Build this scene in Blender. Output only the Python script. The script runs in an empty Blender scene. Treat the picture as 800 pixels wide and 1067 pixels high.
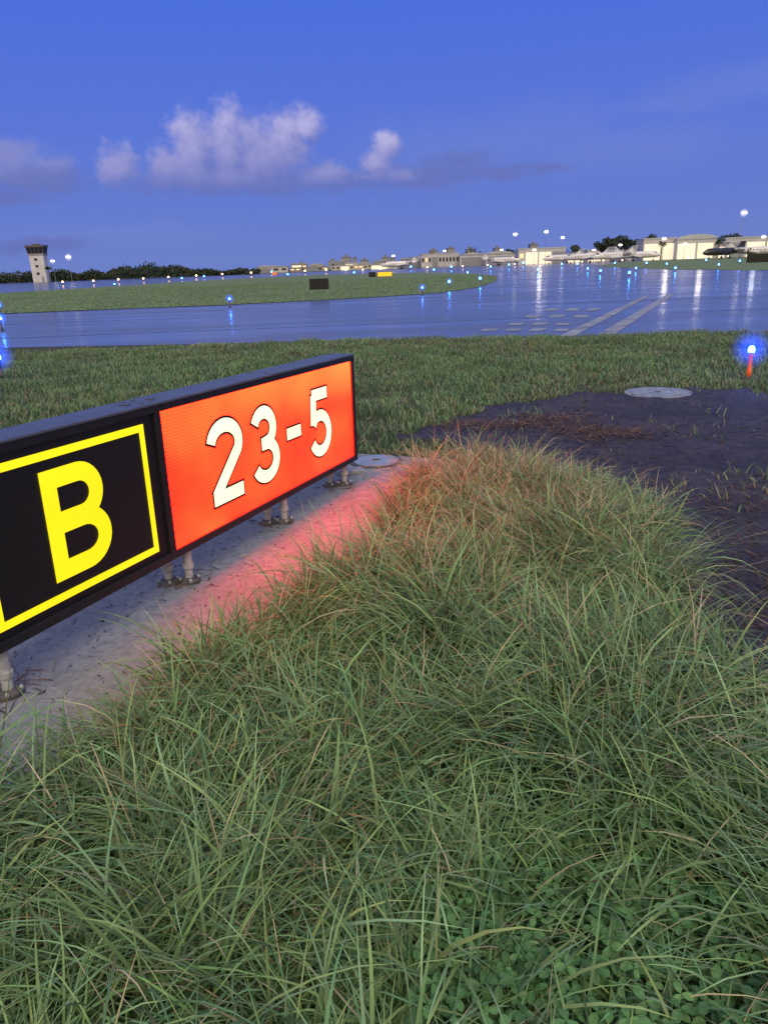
import bpy, bmesh, math, random
import numpy as np
from mathutils import Vector, Matrix
random.seed(7); RNG=np.random.default_rng(11)
scene=bpy.context.scene
H=1.5; FPX=770.0; PITCH=math.radians(18.4); ROLL=math.radians(2.1)
cp,sp=math.cos(PITCH),math.sin(PITCH)
# ---------------------------------------------------------------- camera
cam=bpy.data.cameras.new("camera"); camo=bpy.data.objects.new("camera",cam)
scene.collection.objects.link(camo); scene.camera=camo
cam.sensor_fit='VERTICAL'; cam.sensor_height=36; cam.lens=36*FPX/1067; cam.clip_end=9000; cam.clip_start=0.05
R0=Vector((1,0,0)); U0=Vector((0,sp,cp)); Fw=Vector((0,cp,-sp))
Rc=R0*math.cos(ROLL)-U0*math.sin(ROLL); Uc=R0*math.sin(ROLL)+U0*math.cos(ROLL)
M=Matrix((Rc,Uc,-Fw)).transposed().to_4x4(); M.translation=Vector((0,0,H)); camo.matrix_world=M
def ray(u,v): return (Rc*((u-400)/FPX)+Uc*((533.5-v)/FPX)+Fw)
def survey(u,v,h=0.0):
    d=ray(u,v); t=(h-H)/d.z if d.z<-1e-5 else 4000
    if t<0 or t>4000: t=4000
    return (d.x*t,d.y*t)
def hv(u): return 533.5-FPX*math.tan(PITCH)-(u-400)*math.tan(ROLL)
def at(u,D):
    d=ray(u,hv(u)); return d.x/d.y*D
def azel(u,v):
    d=ray(u,v).normalized(); return math.degrees(math.atan2(d.x,d.y)),math.degrees(math.asin(d.z))
# ---------------------------------------------------------------- materials
def mat(name,col,rough=0.7,var=0.25,scale=5.0,metal=0.0,bump=0.0,emit=None,es=0.0,coords='Object',detail=5,coat=0.0):
    m=bpy.data.materials.new(name); m.use_nodes=True; nt=m.node_tree; b=nt.nodes["Principled BSDF"]
    b.inputs["Roughness"].default_value=rough; b.inputs["Metallic"].default_value=metal
    b.inputs["Coat Weight"].default_value=coat
    tc=nt.nodes.new("ShaderNodeTexCoord"); n=nt.nodes.new("ShaderNodeTexNoise")
    n.inputs["Scale"].default_value=scale; n.inputs["Detail"].default_value=detail
    nt.links.new(tc.outputs[coords],n.inputs["Vector"])
    r=nt.nodes.new("ShaderNodeValToRGB"); nt.links.new(n.outputs["Fac"],r.inputs["Fac"])
    r.color_ramp.elements[0].position=0.3; r.color_ramp.elements[1].position=0.7
    r.color_ramp.elements[0].color=(*[c*(1-var) for c in col],1); r.color_ramp.elements[1].color=(*[min(1,c*(1+var)) for c in col],1)
    nt.links.new(r.outputs["Color"],b.inputs["Base Color"])
    if bump>0:
        bp=nt.nodes.new("ShaderNodeBump"); bp.inputs["Strength"].default_value=bump; bp.inputs["Distance"].default_value=0.02
        nt.links.new(n.outputs["Fac"],bp.inputs["Height"]); nt.links.new(bp.outputs["Normal"],b.inputs["Normal"])
    if emit:
        b.inputs["Emission Color"].default_value=(*emit,1); b.inputs["Emission Strength"].default_value=es
    return m
def ground_mat(name,c1,c2,c3,s1,s2,rough=0.9,bump=0.4,bdist=0.02,spec=.5):
    m=bpy.data.materials.new(name); m.use_nodes=True; nt=m.node_tree; b=nt.nodes["Principled BSDF"]; N=nt.nodes.new;L=nt.links.new
    tc=N("ShaderNodeTexCoord")
    a=N("ShaderNodeTexNoise"); a.inputs["Scale"].default_value=s1; a.inputs["Detail"].default_value=6
    c=N("ShaderNodeTexNoise"); c.inputs["Scale"].default_value=s2; c.inputs["Detail"].default_value=8; c.inputs["Roughness"].default_value=0.7
    L(tc.outputs["Object"],a.inputs["Vector"]); L(tc.outputs["Object"],c.inputs["Vector"])
    r=N("ShaderNodeValToRGB"); r.color_ramp.elements[0].position=.35; r.color_ramp.elements[1].position=.65
    r.color_ramp.elements[0].color=(*c1,1); r.color_ramp.elements[1].color=(*c2,1); L(a.outputs["Fac"],r.inputs["Fac"])
    r2=N("ShaderNodeMapRange"); r2.inputs[1].default_value=.45; r2.inputs[2].default_value=.62; L(c.outputs["Fac"],r2.inputs[0])
    mx=N("ShaderNodeMix"); mx.data_type='RGBA'; L(r2.outputs[0],mx.inputs[0]); L(r.outputs["Color"],mx.inputs[6]); mx.inputs[7].default_value=(*c3,1)
    L(mx.outputs[2],b.inputs["Base Color"]); b.inputs["Roughness"].default_value=rough; b.inputs["Specular IOR Level"].default_value=spec
    bp=N("ShaderNodeBump"); bp.inputs["Strength"].default_value=bump; bp.inputs["Distance"].default_value=bdist
    L(c.outputs["Fac"],bp.inputs["Height"]); L(bp.outputs["Normal"],b.inputs["Normal"])
    return m
def wet_mat(name,col=(.07,.075,.09),tint=(.11,.115,.14)):
    m=bpy.data.materials.new(name); m.use_nodes=True; nt=m.node_tree; b=nt.nodes["Principled BSDF"]; N=nt.nodes.new;L=nt.links.new
    tc=N("ShaderNodeTexCoord"); mp=N("ShaderNodeMapping"); mp.inputs["Scale"].default_value=(.10,.42,1)
    L(tc.outputs["Object"],mp.inputs["Vector"])
    a=N("ShaderNodeTexNoise"); a.inputs["Scale"].default_value=1; a.inputs["Detail"].default_value=6; L(mp.outputs[0],a.inputs["Vector"])
    f=N("ShaderNodeTexNoise"); f.inputs["Scale"].default_value=40; f.inputs["Detail"].default_value=4; L(tc.outputs["Object"],f.inputs["Vector"])
    mr=N("ShaderNodeMapRange"); L(a.outputs["Fac"],mr.inputs[0]); mr.inputs[1].default_value=.38; mr.inputs[2].default_value=.66; mr.inputs[3].default_value=.14; mr.inputs[4].default_value=.42
    L(mr.outputs[0],b.inputs["Roughness"])
    r=N("ShaderNodeValToRGB"); r.color_ramp.elements[0].color=(*col,1); r.color_ramp.elements[1].color=(*tint,1)
    r.color_ramp.elements[0].position=.35; r.color_ramp.elements[1].position=.65
    L(a.outputs["Fac"],r.inputs["Fac"]); L(r.outputs["Color"],b.inputs["Base Color"])
    b.inputs["IOR"].default_value=1.5; b.inputs["Coat Weight"].default_value=.35; b.inputs["Coat Roughness"].default_value=.11
    bp=N("ShaderNodeBump"); bp.inputs["Strength"].default_value=.15; bp.inputs["Distance"].default_value=.004
    L(f.outputs["Fac"],bp.inputs["Height"]); L(bp.outputs["Normal"],b.inputs["Normal"])
    return m
def emit_mat(name,col,s):
    m=bpy.data.materials.new(name); m.use_nodes=True; b=m.node_tree.nodes["Principled BSDF"]
    b.inputs["Base Color"].default_value=(*[c*.6 for c in col],1); b.inputs["Emission Color"].default_value=(*col,1); b.inputs["Emission Strength"].default_value=s
    return m
def glow_mat(name,col,s,p=3.0):  # bloom painted on a sphere: emission fading from centre to rim
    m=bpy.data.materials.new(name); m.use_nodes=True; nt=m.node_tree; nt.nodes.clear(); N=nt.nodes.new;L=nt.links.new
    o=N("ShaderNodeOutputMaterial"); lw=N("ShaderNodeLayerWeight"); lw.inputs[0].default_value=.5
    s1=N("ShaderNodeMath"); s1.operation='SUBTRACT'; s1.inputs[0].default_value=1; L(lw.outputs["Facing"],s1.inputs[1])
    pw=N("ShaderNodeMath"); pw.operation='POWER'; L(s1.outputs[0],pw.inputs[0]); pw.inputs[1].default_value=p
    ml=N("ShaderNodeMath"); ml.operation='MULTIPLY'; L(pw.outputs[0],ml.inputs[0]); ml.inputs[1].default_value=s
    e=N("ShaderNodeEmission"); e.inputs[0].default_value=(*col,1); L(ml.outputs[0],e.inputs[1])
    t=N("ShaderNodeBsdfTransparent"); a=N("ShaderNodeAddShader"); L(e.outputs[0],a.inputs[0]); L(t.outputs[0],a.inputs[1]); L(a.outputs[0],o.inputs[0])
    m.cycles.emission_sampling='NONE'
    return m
# ---------------------------------------------------------------- mesh builder
class MB:
    def __init__(s): s.v=[];s.f=[];s.m=[]
    def add(s,vs,fs,mi=0):
        o=len(s.v); s.v+= [tuple(p) for p in vs]; s.f+=[tuple(i+o for i in f) for f in fs]; s.m+=[mi]*len(fs); return s
    def box(s,x0,x1,y0,y1,z0,z1,mi=0):
        return s.add([(x0,y0,z0),(x1,y0,z0),(x1,y1,z0),(x0,y1,z0),(x0,y0,z1),(x1,y0,z1),(x1,y1,z1),(x0,y1,z1)],
            [(0,3,2,1),(4,5,6,7),(0,1,5,4),(1,2,6,5),(2,3,7,6),(3,0,4,7)],mi)
    def frust(s,r0,r1,z0,z1,mi=0,cx=0,cy=0):
        a,b=r0;c,d=r1
        return s.add([(cx-a,cy-b,z0),(cx+a,cy-b,z0),(cx+a,cy+b,z0),(cx-a,cy+b,z0),(cx-c,cy-d,z1),(cx+c,cy-d,z1),(cx+c,cy+d,z1),(cx-c,cy+d,z1)],
            [(0,3,2,1),(4,5,6,7),(0,1,5,4),(1,2,6,5),(2,3,7,6),(3,0,4,7)],mi)
    def lathe(s,prof,n=16,mi=0,cx=0,cy=0):
        vs=[];fs=[]
        for (r,z) in prof:
            for i in range(n):
                a=2*math.pi*i/n; vs.append((cx+r*math.cos(a),cy+r*math.sin(a),z))
        for k in range(len(prof)-1):
            for i in range(n):
                j=(i+1)%n; fs.append((k*n+i,k*n+j,(k+1)*n+j,(k+1)*n+i))
        fs.append(tuple(range(n-1,-1,-1))); fs.append(tuple((len(prof)-1)*n+i for i in range(n)))
        return s.add(vs,fs,mi)
    def tube(s,p0,p1,r0,r1,n=8,mi=0):
        p0=Vector(p0);p1=Vector(p1); d=(p1-p0).normalized(); a=d.orthogonal().normalized(); b=d.cross(a)
        vs=[];
        for p,r in((p0,r0),(p1,r1)):
            for i in range(n):
                t=2*math.pi*i/n; vs.append(p+a*r*math.cos(t)+b*r*math.sin(t))
        fs=[(i,(i+1)%n,n+(i+1)%n,n+i) for i in range(n)]+[tuple(range(n-1,-1,-1)),tuple(range(n,2*n))]
        return s.add(vs,fs,mi)
    def rings(s,rs,mi=0):
        n=len(rs[0]); vs=[p for r in rs for p in r]; fs=[]
        for k in range(len(rs)-1):
            for i in range(n):
                j=(i+1)%n; fs.append((k*n+i,k*n+j,(k+1)*n+j,(k+1)*n+i))
        fs.append(tuple(range(n-1,-1,-1))); fs.append(tuple((len(rs)-1)*n+i for i in range(n)))
        return s.add(vs,fs,mi)
    def obj(s,name,mats,parent=None,loc=(0,0,0),rot=(0,0,0),smooth=False,bevel=0,label=None):
        me=bpy.data.meshes.new(name); me.from_pydata(s.v,[],s.f)
        for m in (mats if isinstance(mats,(list,tuple)) else [mats]): me.materials.append(m)
        for p,mi in zip(me.polygons,s.m): p.material_index=mi; p.use_smooth=smooth
        me.update()
        o=bpy.data.objects.new(name,me); scene.collection.objects.link(o); o.location=loc; o.rotation_euler=rot
        if parent: o.parent=parent
        if bevel:
            b=o.modifiers.new("bevel",'BEVEL'); b.width=bevel; b.segments=2; b.limit_method='ANGLE'
        if label: o["label"]=label
        return o
def root(name,label,cat,loc=(0,0,0),rot=(0,0,0),group=None):
    o=bpy.data.objects.new(name,None); scene.collection.objects.link(o); o.location=loc; o.rotation_euler=rot
    o.empty_display_size=.2; o["label"]=label; o["category"]=cat
    if group: o["group"]=group
    return o
def copy_thing(r,loc,rot=None,scale=None,label=None):
    n=r.copy(); scene.collection.objects.link(n); n.location=loc
    if rot is not None: n.rotation_euler=rot
    if scale: n.scale=(scale,)*3
    if label: n["label"]=label
    def rec(src,dst):
        for c in list(src.children):
            k=c.copy(); scene.collection.objects.link(k); k.parent=dst; rec(c,k)
    rec(r,n); return n
def sheet(name,pts,z,m,kind="structure"):
    me=bpy.data.meshes.new(name); bm=bmesh.new()
    vs=[bm.verts.new((x,y,z)) for x,y in pts]; f=bm.faces.new(vs)
    bm.normal_update()
    if f.normal.z<0: f.normal_flip()
    bmesh.ops.triangulate(bm,faces=bm.faces[:]); bm.to_mesh(me); bm.free()
    me.materials.append(m); o=bpy.data.objects.new(name,me); scene.collection.objects.link(o); o["kind"]=kind; return o
def jag(pts,step,amp,closed=True):
    out=[];n=len(pts)
    for i in range(n if closed else n-1):
        a=pts[i];b=pts[(i+1)%n]; d=math.hypot(b[0]-a[0],b[1]-a[1]); k=max(1,int(d/step))
        for j in range(k):
            t=j/k; q=amp if j else amp*.3
            out.append((a[0]+(b[0]-a[0])*t+random.uniform(-q,q),a[1]+(b[1]-a[1])*t+random.uniform(-q,q)))
    return out
def inpoly(px,py,poly):
    ins=np.zeros(len(px),bool); n=len(poly)
    for i in range(n):
        x1,y1=poly[i];x2,y2=poly[(i+1)%n]
        if y1==y2: continue
        c=((y1>py)!=(y2>py))&(px<(x2-x1)*(py-y1)/(y2-y1)+x1); ins^=c
    return ins
def vnoise(x,y,s,seed):
    r=np.random.default_rng(seed); T=r.random((64,64)); X=x/s+20.3;Y=y/s+20.7; i=np.floor(X).astype(int);j=np.floor(Y).astype(int);fx=X-i;fy=Y-j
    fx=fx*fx*(3-2*fx);fy=fy*fy*(3-2*fy); g=lambda a,b:T[a%64,b%64]
    return (g(i,j)*(1-fx)+g(i+1,j)*fx)*(1-fy)+(g(i,j+1)*(1-fx)+g(i+1,j+1)*fx)*fy
# ---------------------------------------------------------------- ground sheets
soil=ground_mat("grass_soil",(.045,.06,.022),(.075,.08,.035),(.028,.034,.016),3,40)
farg=ground_mat("meadow",(.14,.21,.075),(.19,.25,.10),(.11,.16,.065),.25,3)
sheet("ground",[(-4500,-60),(4500,-60),(4500,6000),(-4500,6000)],-.012,soil)
wet=wet_mat("wet_asphalt")
near_edge=[survey(-400,377),survey(0,362),survey(400,355),survey(800,347),survey(1250,338)]
tax=near_edge+[(900,160),(1500,900),(-1500,900),(-900,160)]
sheet("taxiway",tax,-.006,wet)
isl=[survey(*p) for p in [(-500,347),(0,327),(120,322),(230,318),(330,313),(400,309),(460,305),(500,299),(516,293),(518,288),(495,285),(440,284),(330,286.5),(200,293),(90,300),(0,306),(-400,319)]]
isl=[(x,min(y,400)) for x,y in isl]
island=sheet("grass_island",jag(isl,1.2,.12),.012,farg)
isr=[survey(*p) for p in [(618,277.5),(700,281),(800,281.5),(1000,278),(1000,262),(800,266.5),(760,268),(700,270.5),(650,273)]]
sheet("grass_verge",jag(isr,2.5,.3),.012,farg)
farland=[(-4000,330),(-200,330),(60,420),(4000,420),(4000,5900),(-4000,5900)]
sheet("far_field",farland,.05,ground_mat("far_field_mat",(.05,.07,.04),(.08,.09,.05),(.04,.05,.03),.02,.3))
apron=[(40,190),(250,190),(420,300),(420,415),(40,415)]
sheet("apron",apron,.006,wet_mat("apron_concrete",(.12,.12,.13),(.2,.2,.21)))
sheet("runway",[(-260,118),(-60,150),(-40,162),(-260,140)],.006,wet_mat("runway_pavement",(.16,.165,.18),(.22,.22,.23)))
paintd=mat("worn_marking_paint",(.31,.32,.29),.40,.45,2)
def mark(name,px,m=paintd,z=.000): sheet(name,[survey(*p) for p in px],z,m)
mark("pavement_marking",[(582,350),(598,350),(677,308),(671,308)])
mark("pavement_marking",[(621,349),(639,349),(703,306),(696,306)])
for k,(v,u0,u1,n) in enumerate([(345,500,600,4),(339,528,600,3),(331,545,620,3),(324,566,630,3)]):
    for i in range(n):
        a=u0+(u1-u0)*i/n; w=(u1-u0)/n*.62
        mark("pavement_marking",[(a,v),(a+w,v-.3),(a+w+5,v-3.0),(a+5,v-2.8)])
joint=mat("pavement_joint_seal",(.03,.03,.035),.5,.2,3)
for D in (21,27.5,36,48):
    sheet("pavement_joint",[(-40,D-1.2),(60,D+1.5),(60,D+1.56),(-40,D-1.14)],-.003,joint)
# ---- mud path: real uneven surface
mud=ground_mat("wet_mud",(.042,.035,.038),(.078,.064,.064),(.024,.020,.023),1.6,16,.6,.9,.014,.3)
mudpx=[(445,440),(500,430),(560,418),(640,409),(720,406),(800,407),(1000,402),(1100,520),(1100,760),(900,860),(740,740),(640,600),(600,530),(560,500),(490,486),(450,474)]
mudp=[survey(*p) for p in mudpx]
gx=np.arange(.1,9.5,.045); gy=np.arange(1.3,10.6,.045); GX,GY=np.meshgrid(gx,gy)
fx_,fy_=GX.ravel(),GY.ravel()
wob=lambda x,y:(x+.7*(vnoise(x,y,.5,61)-.5)+.4*(vnoise(x,y,.17,62)-.5),y+.7*(vnoise(x,y,.5,63)-.5)+.4*(vnoise(x,y,.17,64)-.5))
def in_mud(x,y):
    a,b=wob(x,y); return inpoly(a,b,mudp)
zz=.004+.020*vnoise(fx_,fy_,.6,51)+.009*vnoise(fx_,fy_,.17,52)+.006*vnoise(fx_,fy_,.07,53)
idx=in_mud(fx_,fy_); ny,nx=GX.shape; I=idx.reshape(ny,nx); cell=I[:-1,:-1]|I[1:,:-1]|I[:-1,1:]|I[1:,1:]
jj,ii=np.nonzero(cell); F_=[(j*nx+i,j*nx+i+1,(j+1)*nx+i+1,(j+1)*nx+i) for j,i in zip(jj,ii)]
zz=np.where(idx,zz,-.02)
me=bpy.data.meshes.new("mud_path"); me.from_pydata(list(zip(fx_,fy_,zz)),[],F_); me.materials.append(mud)
for p in me.polygons: p.use_smooth=True
bm=bmesh.new(); bm.from_mesh(me); bmesh.ops.delete(bm,geom=[v for v in bm.verts if not v.link_faces],context='VERTS'); bm.to_mesh(me); bm.free()
o=bpy.data.objects.new("mud_path",me); scene.collection.objects.link(o); o["kind"]="structure"
# ---------------------------------------------------------------- sign frame
TH=math.radians(23.5); SL=3.12
near=Vector((-.19-SL*math.sin(TH),5.2-SL*math.cos(TH),0))
ex=Vector((math.sin(TH),math.cos(TH),0)); ey=Vector((-math.cos(TH),math.sin(TH),0))
def sl(x,y): p=near+ex*x+ey*y; return (p.x,p.y)
conc=ground_mat("concrete_pad_mat",(.255,.265,.295),(.335,.345,.37),(.205,.215,.24),2.2,26,.65,.3,.005)
padp=[sl(-1.6,-1.15),sl(SL+.75,-1.15),sl(SL+.75,.62),sl(-1.6,.62)]
pb=MB(); 
pb.add([(x,y,.003) for x,y in padp]+[(x,y,.022) for x,y in padp],[(4,5,6,7),(0,1,5,4),(1,2,6,5),(2,3,7,6),(3,0,4,7)])
po=pb.obj("concrete_pad",conc,bevel=.006); po["kind"]="structure"
# ---------------------------------------------------------------- airfield sign
black=mat("black_frame_paint",(.012,.012,.014),.45,.3,30)
alu=mat("slate_painted_aluminium",(.13,.15,.19),.42,.15,8,metal=.4)
galv=mat("galvanised_steel",(.46,.46,.47),.45,.25,40,metal=.15)
rust=mat("dark_flange_metal",(.12,.11,.11),.6,.5,40,metal=.2)
def face_mat(name,col,col2,s,line=.12,band=.45,hot=0.0,x0=0,x1=1):
    m=bpy.data.materials.new(name); m.use_nodes=True; nt=m.node_tree; b=nt.nodes["Principled BSDF"]; N=nt.nodes.new;L=nt.links.new
    tc=N("ShaderNodeTexCoord"); sx=N("ShaderNodeSeparateXYZ"); L(tc.outputs["Object"],sx.inputs[0])
    def wave(sock,k):
        a=N("ShaderNodeMath");a.operation='MULTIPLY';L(sock,a.inputs[0]);a.inputs[1].default_value=k
        c=N("ShaderNodeMath");c.operation='SINE';L(a.outputs[0],c.inputs[0]); return c.outputs[0]
    w1=wave(sx.outputs[0],2*math.pi/.016); w2=wave(sx.outputs[2],2*math.pi/.016)
    mm=N("ShaderNodeMath");mm.operation='ADD';L(w1,mm.inputs[0]);L(w2,mm.inputs[1])
    n=N("ShaderNodeTexNoise");n.inputs["Scale"].default_value=2.4;n.inputs["Detail"].default_value=2;L(tc.outputs["Object"],n.inputs["Vector"])
    zb=N("ShaderNodeMapRange"); zb.interpolation_type='SMOOTHSTEP'; zb.inputs[1].default_value=.62; zb.inputs[2].default_value=.95; L(sx.outputs[2],zb.inputs[0])
    xb=N("ShaderNodeMapRange"); xb.interpolation_type='SMOOTHSTEP'; xb.inputs[1].default_value=x0; xb.inputs[2].default_value=x1; xb.inputs[3].default_value=band; xb.inputs[4].default_value=band+hot; L(sx.outputs[0],xb.inputs[0])
    mz=N("ShaderNodeMath");mz.operation='MULTIPLY_ADD';L(zb.outputs[0],mz.inputs[0]);L(xb.outputs[0],mz.inputs[1]);L(n.outputs["Fac"],mz.inputs[2])
    mq=N("ShaderNodeMath");mq.operation='MULTIPLY_ADD';L(mm.outputs[0],mq.inputs[0]);mq.inputs[1].default_value=line;L(mz.outputs[0],mq.inputs[2])
    mr=N("ShaderNodeMapRange");mr.inputs[1].default_value=.3;mr.inputs[2].default_value=1.05+hot;L(mq.outputs[0],mr.inputs[0])
    mx=N("ShaderNodeMix");mx.data_type='RGBA';L(mr.outputs[0],mx.inputs[0]);mx.inputs[6].default_value=(*col,1);mx.inputs[7].default_value=(*col2,1)
    b.inputs["Base Color"].default_value=(*[min(.4,c*.4) for c in col],1); b.inputs["Roughness"].default_value=.35
    L(mx.outputs[2],b.inputs["Emission Color"]); b.inputs["Emission Strength"].default_value=s; return m
redf=face_mat("lit_red_face",(.76,.0034,.0014),(1.0,.031,.0050),13.0,.12,.35,.5,1.3,3.1)
whitef=face_mat("lit_white_legend",(1,.82,.46),(1,.95,.66),1.4,.05)
yellowf=face_mat("lit_yellow_legend",(.86,.70,.008),(1,.86,.012),1.1,.10)
blackf=mat("black_sign_face",(.006,.006,.007),.5,.3,60)
ZB=.223; ZT=ZB+.739
sign=root("airfield_sign","black framed lit sign reading B 23-5 on short legs","airfield sign",tuple(near),(0,math.radians(.75),math.pi/2-TH))
xd=SL-2.075
hb=MB(); hb.box(0,SL,.004,.155,ZB,ZT-.02)
hb.box(-.006,SL+.006,-.014,.0035,ZB-.004,ZB+.034); hb.box(-.006,SL+.006,-.014,.0035,ZT-.036,ZT-.004)
for a,b in((-.006,.032),(xd-.020,xd+.020),(SL-.032,SL+.006)): hb.box(a,b,-.0135,.0036,ZB+.0345,ZT-.0365)
hb.obj("housing",black,sign,bevel=.002)
tb=MB(); tb.box(-.01,SL+.01,-.018,.175,ZT-.003,ZT+.009)
tc_=tb.obj("top_cover",alu,sign,bevel=.003)
for x in (.02,1.0,1.06,2.05,3.05):
    for y in (.03,.13): MB().lathe([(.009,ZT+.0095),(.009,ZT+.014),(.006,ZT+.016)],8,0,x,y).obj("bolt",alu,tc_)
for x in (.95,1.12): MB().box(x-.015,x+.015,.06,.10,ZT+.0095,ZT+.014).obj("top_latch",alu,sign,bevel=.002)
def panel(name,x0,x1,m,y=0.0,z0=ZB+.03,z1=ZT-.03,parent=sign,label=None):
    return MB().add([(x0,y,z0),(x1,y,z0),(x1,y,z1),(x0,y,z1)],[(0,1,2,3)]).obj(name,m,parent,label=label)
rp=panel("red_face_panel",xd+.018,SL-.03,redf,label="glowing red panel with white numerals")
bp_=panel("black_face_panel",.03,xd-.018,blackf,label="black panel with yellow border and letter")
def ribbon(mb,pts,w,y,ext=0.0):
    P=[Vector((a,0,b)) for a,b in pts]
    if ext:
        P[0]=P[0]-(P[1]-P[0]).normalized()*ext; P[-1]=P[-1]+(P[-1]-P[-2]).normalized()*ext
    n=len(P);vs=[]
    for i in range(n):
        d0=(P[i]-P[i-1]).normalized() if i else None; d1=(P[i+1]-P[i]).normalized() if i<n-1 else None
        d0=d0 or d1; d1=d1 or d0
        t=(d0+d1).normalized(); nn=Vector((-t.z,0,t.x)); k=1/max(.5,nn.dot(Vector((-d1.z,0,d1.x))))
        for s in(1,-1):
            q=P[i]+nn*(s*w/2*k); vs.append((q.x,y,q.z))
    mb.add(vs,[(2*i,2*i+1,2*i+3,2*i+2) for i in range(n-1)])
def arc(cx,cy,rx,ry,a0,a1,n=22):
    return [(cx+rx*math.cos(math.radians(a0+(a1-a0)*i/n)),cy+ry*math.sin(math.radians(a0+(a1-a0)*i/n))) for i in range(n+1)]
G={'2':[arc(.49,.735,.49,.265,168,-28)+[(.03,.04)],[(-.06,0),(1.02,0)]],
   '3':[arc(.46,.755,.46,.245,158,-60)+[(.42,.515)],[(.30,.515),(.46,.515)]+arc(.46,.265,.54,.265,72,-155)],
   '5':[[(.06,1),(.98,1)],[(.14,1.0),(.07,.49)],[(.07,.50)]+arc(.46,.315,.54,.315,118,-153)],
   '-':[[(0,.5),(1,.5)]],
   'B':[[(.0,-.0),(.0,1.0)],[(.0,1)]+arc(.58,.765,.36,.235,90,-90,16)+[(.0,.53)],[(.0,.5)]+arc(.58,.25,.42,.25,90,-90,16)+[(.0,0)]]}
def glyph(ch,xc,w,h,zc,sw,m,parent,name,outline=None):
    gw=w-sw; gh=h-sw
    def tr(p): return (xc-gw/2+p[0]*gw, zc-gh/2+p[1]*gh)
    if outline:
        mb=MB()
        for i,st in enumerate(G[ch]): ribbon(mb,[tr(p) for p in st],sw+.026,-.002-.0002*i,.013)
        mb.obj(name+"_outline",blackf,parent)
    mb=MB()
    for i,st in enumerate(G[ch]): ribbon(mb,[tr(p) for p in st],sw,-.0035-.0002*i,sw/2 if ch=='B' and i==0 else 0)
    return mb.obj(name,m,parent)
zc=(ZB+ZT)/2-.005
glyph('2',SL-1.57,.325,.44,zc,.072,whitef,rp,"numeral_two",1)
glyph('3',SL-1.185,.285,.44,zc,.072,whitef,rp,"numeral_three",1)
glyph('-',SL-.86,.17+.07,.44,zc+.005,.07,whitef,rp,"dash",1)
glyph('5',SL-.515,.295,.44,zc,.072,whitef,rp,"numeral_five",1)
glyph('B',SL-2.60,.325,.445,zc+.006,.076,yellowf,bp_,"letter_b")
bb=MB(); x0,x1,z0,z1=SL-3.05,SL-2.165,ZB+.068,ZT-.072;t=.032
bb.add([(x0,-.003,z0),(x1,-.003,z0),(x1,-.003,z1),(x0,-.003,z1),(x0+t,-.003,z0+t),(x1-t,-.003,z0+t),(x1-t,-.003,z1-t),(x0+t,-.003,z1-t)],[(0,1,5,4),(1,2,6,5),(2,3,7,6),(3,0,4,7)])
bb.obj("yellow_border",yellowf,bp_)
for s in (.13,.98,1.93,3.03):
    for yy in (.035,.125):
        X=SL-s-(0.05 if yy>.1 else 0); g=.022+X*.0131
        lg=MB(); lg.lathe([(.021,g+.02),(.021,g+.075),(.03,g+.078),(.03,g+.10),(.024,g+.103),(.024,ZB-.012),(.034,ZB-.01),(.034,ZB+.002)],14,0,X,yy)
        lo=lg.obj("leg",galv,sign,smooth=False)
        MB().lathe([(.055,g+.001),(.055,g+.014),(.04,g+.022),(.028,g+.028)],16,0,X,yy).obj("base_flange",rust,lo)
        for k in range(4):
            a=math.pi/4+k*math.pi/2; MB().lathe([(.008,g+.0145),(.008,g+.026),(.005,g+.03)],6,0,X+.045*math.cos(a),yy+.045*math.sin(a)).obj("flange_bolt",galv,lo)
# round covers
def cover(u,v,r,name,label,m,base,m2=None):
    x,y=survey(u,v); rt=root(name,label,"manhole cover",(x,y,base))
    MB().lathe([(r,-.02),(r,.006),(r*.985,.009)],40).obj("collar",m2 or m,rt)
    MB().lathe([(r*.85,.0095),(r*.85,.013),(r*.83,.015)],40).obj("lid",m,rt)
    MB().box(-.03,.03,-.012,.012,.0155,.022).obj("lifting_lug",rust,rt)
    return rt
cm=mat("pale_cover_concrete",(.27,.30,.33),.45,.35,14,bump=.2)
cover(685,411,.37,"manhole_cover","round pale concrete cover set in wet mud",cm,.018)
cover(392,484,.21,"handhole_cover","small round grey cover on the sign pad",mat("pale_grey_cover",(.30,.35,.40),.3,.2,14),.023,rust)
x,y=survey(365,496); 
rt=root("junction_box","small square grey junction plate beside sign leg","junction box",(x,y,.023),(0,0,.4))
MB().box(-.1,.1,-.06,.06,0,.03).obj("lid",cm,rt,bevel=.004)
for a,b in((.08,.04),(-.08,-.04)): MB().lathe([(.008,.0305),(.008,.036)],6,0,a,b).obj("bolt",rust,rt)
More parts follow.
